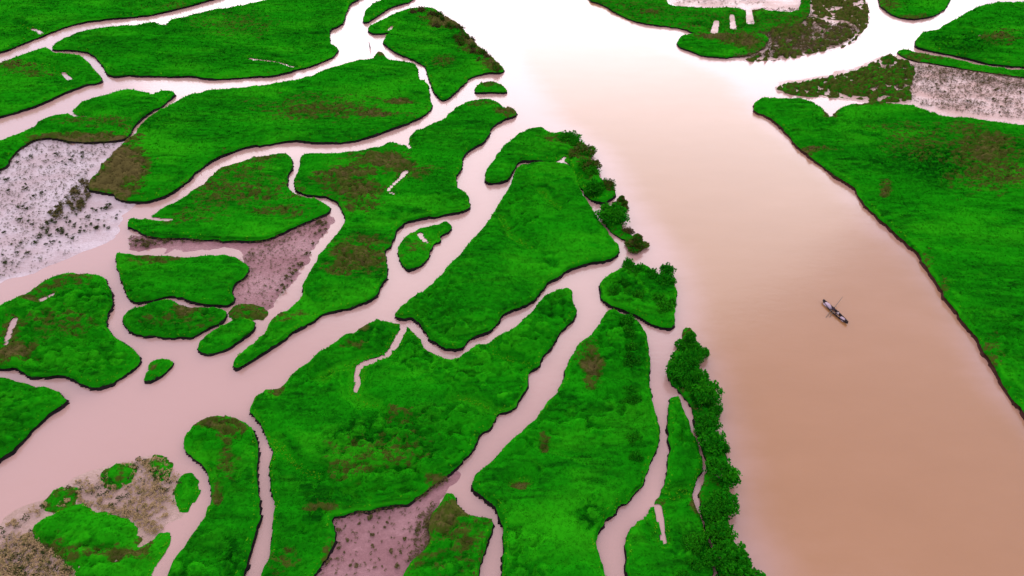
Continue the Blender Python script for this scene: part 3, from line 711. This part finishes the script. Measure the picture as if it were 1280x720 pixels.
# ------------------------------------------------------------------ shore trees
TT = []
def make_tree(kind):
    """unit size tree about 5 m tall with a crown 5 m wide; returns (trunk mesh, crown mesh)"""
    tall = kind in ('spire',)
    rx, rz, zc = (1.5, 2.1, 2.4) if tall else (2.45, 1.55, 2.3)
    tv, tf, off = [], [], 0
    def add(path, rad):
        nonlocal off
        a, b = tube(path, rad, 7); tv.append(a); tf.append(b + off); off += len(a)
    top = 4.3 if tall else 3.2
    add([(0, 0, -.4), (.05, .03, .8), (-.05, .08, 1.8), (.05, 0, top)], [.22, .17, .12, .03])
    for k in range(7):
        a = k * 2.4 + rng.uniform(-.3, .3); h = 1. + .3 * k * (.8 if not tall else 1.1)
        l = rx * rng.uniform(.55, .8)
        add([(0, 0, h * .8), (l * .5 * math.cos(a), l * .5 * math.sin(a), h + .35), (l * math.cos(a), l * math.sin(a), h + .8)], [.09, .06, .02])
    for k in range(6):                                     # prop roots
        a = k * 1.05 + .2
        add([(0, 0, .9), (.45 * math.cos(a), .45 * math.sin(a), .45), (.75 * math.cos(a), .75 * math.sin(a), -.4)], [.05, .045, .03])
    n = 2600
    if tall:
        z = rng.uniform(0, 1, n) ** 1.3
        lump = 1 + .28 * np.sin(z * 17 + rng.uniform(0, .6, n))
        rad = rx * (1 - z * .85) * lump * rng.uniform(.55, 1, n) ** .5
        az = rng.uniform(0, 6.28, n); rad *= 1 + .22 * np.sin(az * 3 + z * 9)
        P = np.stack([rad * np.cos(az), rad * np.sin(az), .5 + z * 4.6], 1)
    else:
        P = clump_points(n, rx, rx * rng.uniform(.85, 1.1), rz, zc, 16)
        P[:, 2] += .45 * fbm(P[:, 0] * .8 + 9 * len(TT), P[:, 1] * .8, 5, 2)
        P[:, 0] += .5 * fbm(P[:, 2] + 4 * len(TT), P[:, 1], 6, 2)
        sh_ = rng.integers(0, 14, n); up = rng.uniform(0, 1, n) < .12        # leafy shoots standing out of the crown
        sa = sh_ * 2.4 + len(TT); sr = rx * (.25 + .75 * ((sh_ * 7) % 14) / 14.)
        hgt = rng.uniform(0, 1.25, n)
        P[up, 0] = (sr * np.cos(sa) + rng.normal(0, .12, n) * (1.6 - hgt))[up]; P[up, 1] = (sr * np.sin(sa) + rng.normal(0, .12, n) * (1.6 - hgt))[up]
        P[up, 2] = (zc + .35 + rz * .55 * (1 - (sr / rx) ** 2) + hgt)[up]
        TT.append(1)
        lowp = rng.uniform(0, 1, n) < .15
        P[lowp, 2] = rng.uniform(.4, 1.6, lowp.sum())
    V, F = leaves(P, .46, (-.3, 1.1), .6)
    rn = np.repeat(rng.uniform(0, 1, n), 4)
    return (np.vstack(tv), np.vstack(tf)), (V, F, rn)

TREEDATA = [make_tree('round') for _ in range(5)] + [make_tree('spire')]
TM = []
for i, ((tv, tf), (V, F, rn)) in enumerate(TREEDATA):
    a = mesh_np('trunk', tv, tf, M['bark']); ms = []
    for dv in (0., .3, .7):
        b = mesh_np('crown', V, F, M['tree'], attrs={'rnd': rn, 'dry': np.full(len(V), dv)}); ms.append(b.data); bpy.data.objects.remove(b)
    TM.append((a.data, ms)); bpy.data.objects.remove(a)

def tree(px, py, wpx, hm, kind, dry, label, group, rz=0, base_dy=None, asp=1.):
    """px,py: middle of the crown in the trace, wpx its width; hm its height in metres"""
    x, y = ground(px, py, hm * .5)
    sc = FPX / math.hypot(float(y), CAM_H - hm * .5)
    wide = 5. if kind < 5 else 3.2
    s_ = wpx / sc / wide * random.uniform(1.02, 1.22); asp = random.uniform(.8, 1.15)
    hz = hm * 1.1 / (4.3 if kind < 5 else 5.1)
    r = empty('mangrove_tree', (float(x), float(y), 0), label, 'tree', group, rz)
    for nm, me in (('trunk', TM[kind][0]), ('crown', TM[kind][1][dry])):
        o = bpy.data.objects.new(nm, me); C.objects.link(o); o.parent = r
        o.scale = (s_, s_ * asp, hz)

GS = 'trees in the row along the main river shore'
rows = [
 (862,428,24,5.2,5,0,'spire shaped green tree heading the lower row of shore trees'),
 (847,458,36,4.2,0,0,'broad green tree leaning over the narrow creek, just below the spire shaped tree'),
 (864,450,30,4.0,1,0,'round green tree on the river side directly under the spire'),
 (872,474,26,3.8,3,0,'middle sized green tree tucked between the spire group and the square crown'),
 (884,492,36,4.2,2,0,'wide crowned tree bulging into the main river, below the spire group'),
 (886,528,30,3.6,3,0,'tree with a flat bright yellow green upper rim in the shore row'),
 (892,554,32,4.0,4,0,'dark green tree directly below the flat rimmed one'),
 (901,591,38,4.4,0,0,'large ball shaped tree beside the small creek pool'),
 (905,630,36,4.2,1,0,'pale tipped green tree just below the ball shaped tree'),
 (888,640,24,3.4,2,0,'smaller tree at the landward side below the creek pool'),
 (900,666,34,4.0,3,0,'dull green shore tree, third from the bottom of the row'),
 (913,697,40,4.4,4,0,'big shore tree second from the bottom of the row'),
 (928,724,40,4.2,0,0,'lowest shore tree, cut by the bottom edge of the frame'),
 (893,700,26,3.4,1,0,'dark shrubby tree inland of the big shore tree at the bottom'),
 (766,269,37,4.3,2,0,'round dark green tree standing in the water beside the triangular island'),
 (777,252,14,3.2,5,1,'thin brownish tree sticking out behind the round dark tree'),
 (796,302,19,4.0,5,1,'small oval tree alone at the end of the scrub strip'),
 (785,290,16,1.9,3,2,'stunted brown bush tree between the round tree and the small oval one'),
 (744,236,30,3.6,1,0,'dark tree on the inner side of the hooked headland tip'),
 (761,233,24,3.4,3,1,'yellow tipped tree at the point of the hooked headland'),
 (728,190,28,3.2,0,1,'dark olive tree at the shoulder of the hooked headland'),
 (740,208,20,3.2,2,1,'ragged brownish tree on the outer bend of the hooked headland'),
 (711,172,26,2.8,4,0,'green bushy tree near the top of the hooked headland'),
 (832,352,26,3.2,1,0,'light green tree on the river side of the rounded creek mouth island'),
 (815,345,20,3.0,3,0,'dark green tree on top of the rounded creek mouth island'),
 (830,385,26,3.2,4,0,'green tree at the lower river corner of the rounded creek mouth island'),
]
for i, (px, py, wv, h, k, d, lab) in enumerate(rows):
    tree(px, py, wv, h, k, d, lab, GS if py > 400 else 'trees along the middle river shore', i * 1.3)
def bushes(pts, n, wr, hr, lab, grp, dry=0):
    for i, (x, y) in enumerate(scatter(pts, n)):
        qx, qy = topx(x, y, 0)
        tree(float(qx), float(qy) - 7, random.uniform(*wr), random.uniform(*hr), random.choice((0, 1, 2, 3, 4)), dry, lab, grp, i)
bushes([(760,350),(785,335),(820,332),(842,350),(845,375),(838,402),(815,398),(790,386),(765,374)], 9, (12, 20), (2.5, 3.3), 'low bushy green tree in the thicket on the rounded creek mouth island', 'bushy trees of the creek mouth thicket')
bushes([(782,405),(797,412),(803,470),(808,535),(798,575),(785,600),(776,560),(784,500),(778,450)], 12, (14, 22), (2.5, 3.1), 'low green bush on the creek side of the tall bottom centre island', 'bushes on the creek side of the bottom centre island')
bushes([(845,640),(872,650),(885,690),(890,735),(850,735),(840,690)], 5, (16, 24), (2.4, 3.1), 'leafy bush behind the lowest shore trees', 'bushes behind the lowest shore trees')
bushes([(700,172),(718,182),(730,195),(742,212),(752,228),(742,232),(725,212),(712,195)], 8, (13, 20), (2.5, 3.0), 'dark bush along the outer bend of the hooked headland', 'bushes on the hooked headland')
bushes([(858,410),(868,415),(878,450),(890,490),(896,520),(905,560),(912,600),(910,640),(915,680),(930,715),(915,730),(900,690),(890,640),(888,600),(880,555),(866,500),(845,470)], 16, (13, 22), (2.2, 3.0), 'low bush filling the gaps between the lower shore trees', 'bushes between the lower shore trees')
GB = 'ragged brown trees on the top headland'
ln = [(540,9),(552,20),(566,28),(578,38),(584,46),(596,56),(606,66),(616,76),(626,84)]
for i in range(34):
    a_ = random.uniform(0, len(ln) - 1.01); k_ = int(a_); f_ = a_ - k_
    px = ln[k_][0] * (1 - f_) + ln[k_ + 1][0] * f_ - abs(random.gauss(0, 1)) * 11 + 2; py = ln[k_][1] * (1 - f_) + ln[k_ + 1][1] * f_ + random.uniform(-1, 6)
    tree(px, py, random.uniform(7, 13), random.uniform(2.3, 3.3), i % 5, 2 if random.random() < .5 else 1, 'ragged brown bush tree on the river edge of the top headland', GB, i)
# ------------------------------------------------------------------ the fishing boat
M['hull'] = plain('dark_hull_wood', (0.014, 0.006, 0.006), .7, .2)
M['inner'] = plain('worn_hull_inside', (0.035, 0.018, 0.014), .8, .1)
M['net'] = plain('pale_net', (0.34, 0.24, 0.26), .9, .1, .2, 9)
M['bamboo'] = plain('bamboo', (0.10, 0.065, 0.04), .6, .3)
M['skin'] = plain('skin', (0.10, 0.05, 0.033), .6, .3, .08)
M['hair'] = plain('black_hair', (0.012, 0.010, 0.010), .5, .3)
M['pale_cloth'] = plain('pale_cloth', (0.36, 0.28, 0.27), .9, .1, .12)
M['dark_cloth'] = plain('dark_cloth', (0.03, 0.018, 0.026), .9, .1, .15)
M['float'] = plain('styrofoam', (0.75, 0.70, 0.68), .8, .2, .1)

bx0, by0 = ground(1028.5, 375.5, .4); bx1, by1 = ground(1059.5, 404.5, .3)
bc = ((bx0 + bx1) / 2, (by0 + by1) / 2); L = math.hypot(bx1 - bx0, by1 - by0)
ang = math.atan2(by1 - by0, bx1 - bx0)
boat = empty('fishing_boat', (float(bc[0]), float(bc[1]), 0), 'narrow dark wooden fishing boat with pale nets crossing the wide muddy river', 'boat', None, ang)
def hull_sec(t):                                  # t -1..1
    w_ = .62 * (1 - abs(t) ** 2.6) + .05
    top = .42 + .38 * abs(t) ** 3
    bot = -.22 + .42 * abs(t) ** 4
    return w_, top, bot
N = 29; V = []; F = []
for i in range(N):
    t_ = -1 + 2 * i / (N - 1); w_, top, bot = hull_sec(t_); x = t_ * L / 2
    sec = [(-w_, top), (-w_ * .93, top * .5), (-w_ * .6, bot + .08), (0, bot), (w_ * .6, bot + .08), (w_ * .93, top * .5), (w_, top),
           (w_ * .86, top), (w_ * .78, top * .5), (w_ * .45, bot + .16), (0, bot + .12), (-w_ * .45, bot + .16), (-w_ * .78, top * .5), (-w_ * .86, top)]
    V += [(x, a, b) for a, b in sec]
for i in range(N - 1):
    for k in range(14):
        a = i * 14 + k; b = i * 14 + (k + 1) % 14
        F.append((a, b, b + 14, a + 14))
mesh_np('hull', V, F, M['hull'], boat)
for s_ in (-1, 1):
    pth = []
    for i in range(N):
        t_ = -.98 + 1.96 * i / (N - 1); w_, top, bot = hull_sec(t_); pth.append((t_ * L / 2, s_ * (w_ + .01), top + .03))
    a, b = tube(pth, [.045] * N, 6); mesh_np('gunwale', a, b, M['inner'], boat)
def box(x0, x1, y0, y1, z0, z1):
    V = [(x, y, z) for x in (x0, x1) for y in (y0, y1) for z in (z0, z1)]
    return np.array(V, float), np.array([(0, 1, 3, 2), (4, 6, 7, 5), (0, 4, 5, 1), (2, 3, 7, 6), (0, 2, 6, 4), (1, 5, 7, 3)])
for xx in (-1.0, .55, 1.9):
    w_, top, bot = hull_sec(xx / (L / 2)); a, b = box(xx - .13, xx + .13, -w_ * .84, w_ * .84, top - .13, top - .08)
    mesh_np('seat', a, b, M['inner'], boat, smooth_=False)
# heaps of net, each a lumpy mound with loose cords
def heap(cx, lx, wy, hz, seed):
    n1, n2 = 22, 14; V = []; F = []
    for i in range(n1 + 1):
        for j in range(n2 + 1):
            u = i / n1 * 2 - 1; v = j / n2 * 2 - 1
            r = max(0., 1 - (abs(u) ** 2.4 + abs(v) ** 2.4)) ** .6
            nz = float(fbm(np.array([u * 3 + seed]), np.array([v * 3.]), seed, 3)[0])
            V.append((cx + u * lx * (1 + .08 * nz), v * wy, .12 + (hz + .22 * nz) * r + .02))
    for i in range(n1):
        for j in range(n2):
            a = i * (n2 + 1) + j; F.append((a, a + n2 + 1, a + n2 + 2, a + 1))
    return np.array(V), np.array(F)
for cx, lx, wy, hz, sd, lab in ((-2.35, 1.15, .52, .72, 3, 'large heap of pale fishing net piled in the upper left end of the boat'), (2.45, .72, .46, .55, 9, 'smaller pale bundle lying near the lower right end of the boat')):
    cx *= L / 8.2
    V, F = heap(0, lx, wy, hz, sd)
    e = mesh_np('net_heap', V, F, M['net']); e.location = (bc[0] + math.cos(ang) * cx, bc[1] + math.sin(ang) * cx, 0); e.rotation_euler = (0, 0, ang)
    tag(e, lab, 'fishing net')
def pole(x0, y0, x1, y1, z0, z1, lab):
    c, s_ = math.cos(ang), math.sin(ang)
    a = (bc[0] + c * x0 - s_ * y0, bc[1] + s_ * x0 + c * y0, z0); b = (bc[0] + c * x1 - s_ * y1, bc[1] + s_ * x1 + c * y1, z1)
    va, fa = tube([a, tuple((np.array(a) + np.array(b)) / 2 + np.array([0, 0, .04])), b], [.075, .07, .05], 6)
    o = mesh_np('bamboo_pole', va - np.array(a), fa, M['bamboo']); o.location = a
    tag(o, lab, 'pole')
pole(-.95, .45, -2.9, 4.4, .5, 1.3, 'thin bamboo pole slanting up and away from the far side of the boat')
pole(-.7, -.45, .9, -3.6, .5, -.15, 'thin bamboo pole dipping into the water on the near side of the boat')
pole(-.1, -.45, 1.0, -2.5, .5, -.15, 'shorter bamboo pole in the water, right of the long dipping pole')

def person(x, y, facing, shirt, label, arms):
    """seated figure, one continuous skinned body with five fingers on each hand"""
    c, s_ = math.cos(ang), math.sin(ang)
    root = empty('person', (bc[0] + c * x - s_ * y, bc[1] + s_ * x + c * y, .33), label, 'person', None, ang + facing)
    vs, es, rs = [], [], []
    def v(p, r, par=None):
        vs.append(p); rs.append(r); i = len(vs) - 1
        if par is not None: es.append((par, i))
        return i
    pel = v((0, 0, .12), .15); wst = v((.02, 0, .32), .135, pel); ch = v((.05, 0, .52), .16, wst)
    nk = v((.07, 0, .68), .06, ch); hd = v((.09, 0, .80), .095, nk); v((.09, 0, .90), .085, hd)
    v((.185, 0, .80), .018, hd)                               # nose
    for q in (-1, 1):
        hp = v((.04, q * .10, .10), .10, pel); kn = v((.46, q * .15, .26), .065, hp); an = v((.60, q * .14, -.10), .042, kn)
        v((.76, q * .15, -.12), .035, an)
        sh = v((.05, q * .19, .60), .065, ch)
        el = v((arms[0] * .5 + .02, q * .27, .38), .042, sh); wr = v((arms[0], q * .22, arms[1]), .028, el)
        pm = v((arms[0] + .08, q * .20, arms[1]), .032, wr)
        for f in range(4):
            k1 = v((arms[0] + .13, q * (.235 - f * .022), arms[1] - .005), .010, pm)
            v((arms[0] + .165 - .006 * abs(f - 1.3), q * (.235 - f * .022), arms[1] - .035), .009, k1)
        th = v((arms[0] + .09, q * .155, arms[1] + .01), .011, pm); v((arms[0] + .13, q * .145, arms[1] - .01), .010, th)
    me = bpy.data.meshes.new('body'); me.from_pydata(vs, es, []); me.update()
    o = bpy.data.objects.new('body', me); C.objects.link(o); o.parent = root
    o.modifiers.new('skin', 'SKIN'); 
    lay = me.skin_vertices[0] if me.skin_vertices else None
    if lay is None:
        bpy.context.view_layer.objects.active = o
        lay = me.skin_vertices[0]
    for i, r in enumerate(rs): lay.data[i].radius = (r, r); lay.data[i].use_root = (i == 0)
    sb = o.modifiers.new('sub', 'SUBSURF'); sb.levels = sb.render_levels = 1
    me.materials.append(M['skin'])
    # shirt, trousers and hair follow the body
    a, b = tube([(0, 0, .14), (.02, 0, .32), (.05, 0, .50), (.055, 0, .61), (.065, 0, .655)], [.19, .175, .20, .175, .075], 14)
    mesh_np('shirt', a * np.array([1, 1.12, 1]), b, shirt, root)
    for q in (-1, 1):
        a, b = tube([(.05, q * .17, .60), (arms[0] * .5 + .02, q * .275, .385)], [.085, .062], 10); mesh_np('sleeve', a, b, shirt, root)
        a, b = tube([(-.02, q * .08, .10), (.22, q * .125, .19), (.47, q * .15, .27), (.57, q * .145, -.02)], [.14, .105, .09, .07], 10); mesh_np('trouser_leg', a, b, M['dark_cloth'], root)
    n1, n2 = 9, 14; V = []; F = []
    for i in range(n1):
        th = i / (n1 - 1) * 1.75
        for j in range(n2):
            ph = 2 * math.pi * j / n2; V.append((.075 + .125 * math.sin(th) * math.cos(ph) * (1 if math.cos(ph) < .3 else .92), .115 * math.sin(th) * math.sin(ph), .85 + .13 * math.cos(th)))
    for i in range(n1 - 1):
        for j in range(n2): F.append((i * n2 + j, i * n2 + (j + 1) % n2, (i + 1) * n2 + (j + 1) % n2, (i + 1) * n2 + j))
    mesh_np('hair', V, F, M['hair'], root)
person(-.75, .0, 0.0, M['dark_cloth'], 'person in dark clothes sitting beside the large net heap', (.42, .42))
person(.95, .0, math.pi, M['pale_cloth'], 'person with black hair and pale shirt sitting in the middle of the boat', (.40, .36))

# the stake in the upper channel
sx, sy = ground(462.3, 60, 0)
st_ = empty('mooring_stake', (float(sx), float(sy), 0), 'dark wooden stake standing alone in the upper channel near the top headland', 'stake')
a, b = tube([(0, 0, -1.2), (.03, 0, 1.0), (-.05, 0, 2.6)], [.17, .15, .10], 8); mesh_np('post', a, b, M['hull'], st_)
a, b = tube([(.45, 0, -.6), (.2, 0, .8), (-.12, 0, 2.2)], [.10, .09, .06], 6); mesh_np('brace', a, b, M['hull'], st_)

# ------------------------------------------------------------------ light
SUN_EL, SUN_AZ = R(17), R(2)       # azimuth from +Y, negative = left
world = bpy.data.worlds.new('World'); scene.world = world; world.use_nodes = True
nt = world.node_tree; bg = nt.nodes['Background']
sky = nt.nodes.new('ShaderNodeTexSky'); sky.sky_type = 'NISHITA'; sky.sun_disc = False
sky.sun_elevation = SUN_EL; sky.sun_rotation = SUN_AZ
sky.air_density = 1.0; sky.dust_density = 1.2; sky.ozone_density = 1.0; sky.altitude = 50
hs = nt.nodes.new('ShaderNodeHueSaturation'); hs.inputs['Saturation'].default_value = .45
nt.links.new(sky.outputs[0], hs.inputs['Color'])
mx = nt.nodes.new('ShaderNodeMix'); mx.data_type = 'RGBA'; mx.blend_type = 'MULTIPLY'; mx.inputs[0].default_value = 1
gm = nt.nodes.new('ShaderNodeGamma'); gm.inputs[1].default_value = .22      # thin even cloud: the glow round the sun is spread out
nt.links.new(hs.outputs[0], gm.inputs[0]); nt.links.new(gm.outputs[0], mx.inputs[6]); mx.inputs[7].default_value = (2.38, 2.38, 2.92, 1)
nt.links.new(mx.outputs[2], bg.inputs[0]); bg.inputs[1].default_value = .15
sl = bpy.data.lights.new('sun', 'SUN'); sl.energy = 0.55; sl.angle = R(60); sl.color = (1, .96, .92)
so = bpy.data.objects.new('sun', sl); C.objects.link(so)
d = Vector((math.sin(SUN_AZ) * math.cos(SUN_EL), math.cos(SUN_AZ) * math.cos(SUN_EL), math.sin(SUN_EL)))
so.rotation_euler = d.to_track_quat('Z', 'Y').to_euler()
vs = scene.view_settings
vs.view_transform = 'Standard'; vs.look = 'None'; vs.gamma = 1; vs.use_curve_mapping = False
vs.exposure = 2.08
scene.cycles.max_bounces = 4; scene.cycles.diffuse_bounces = 2
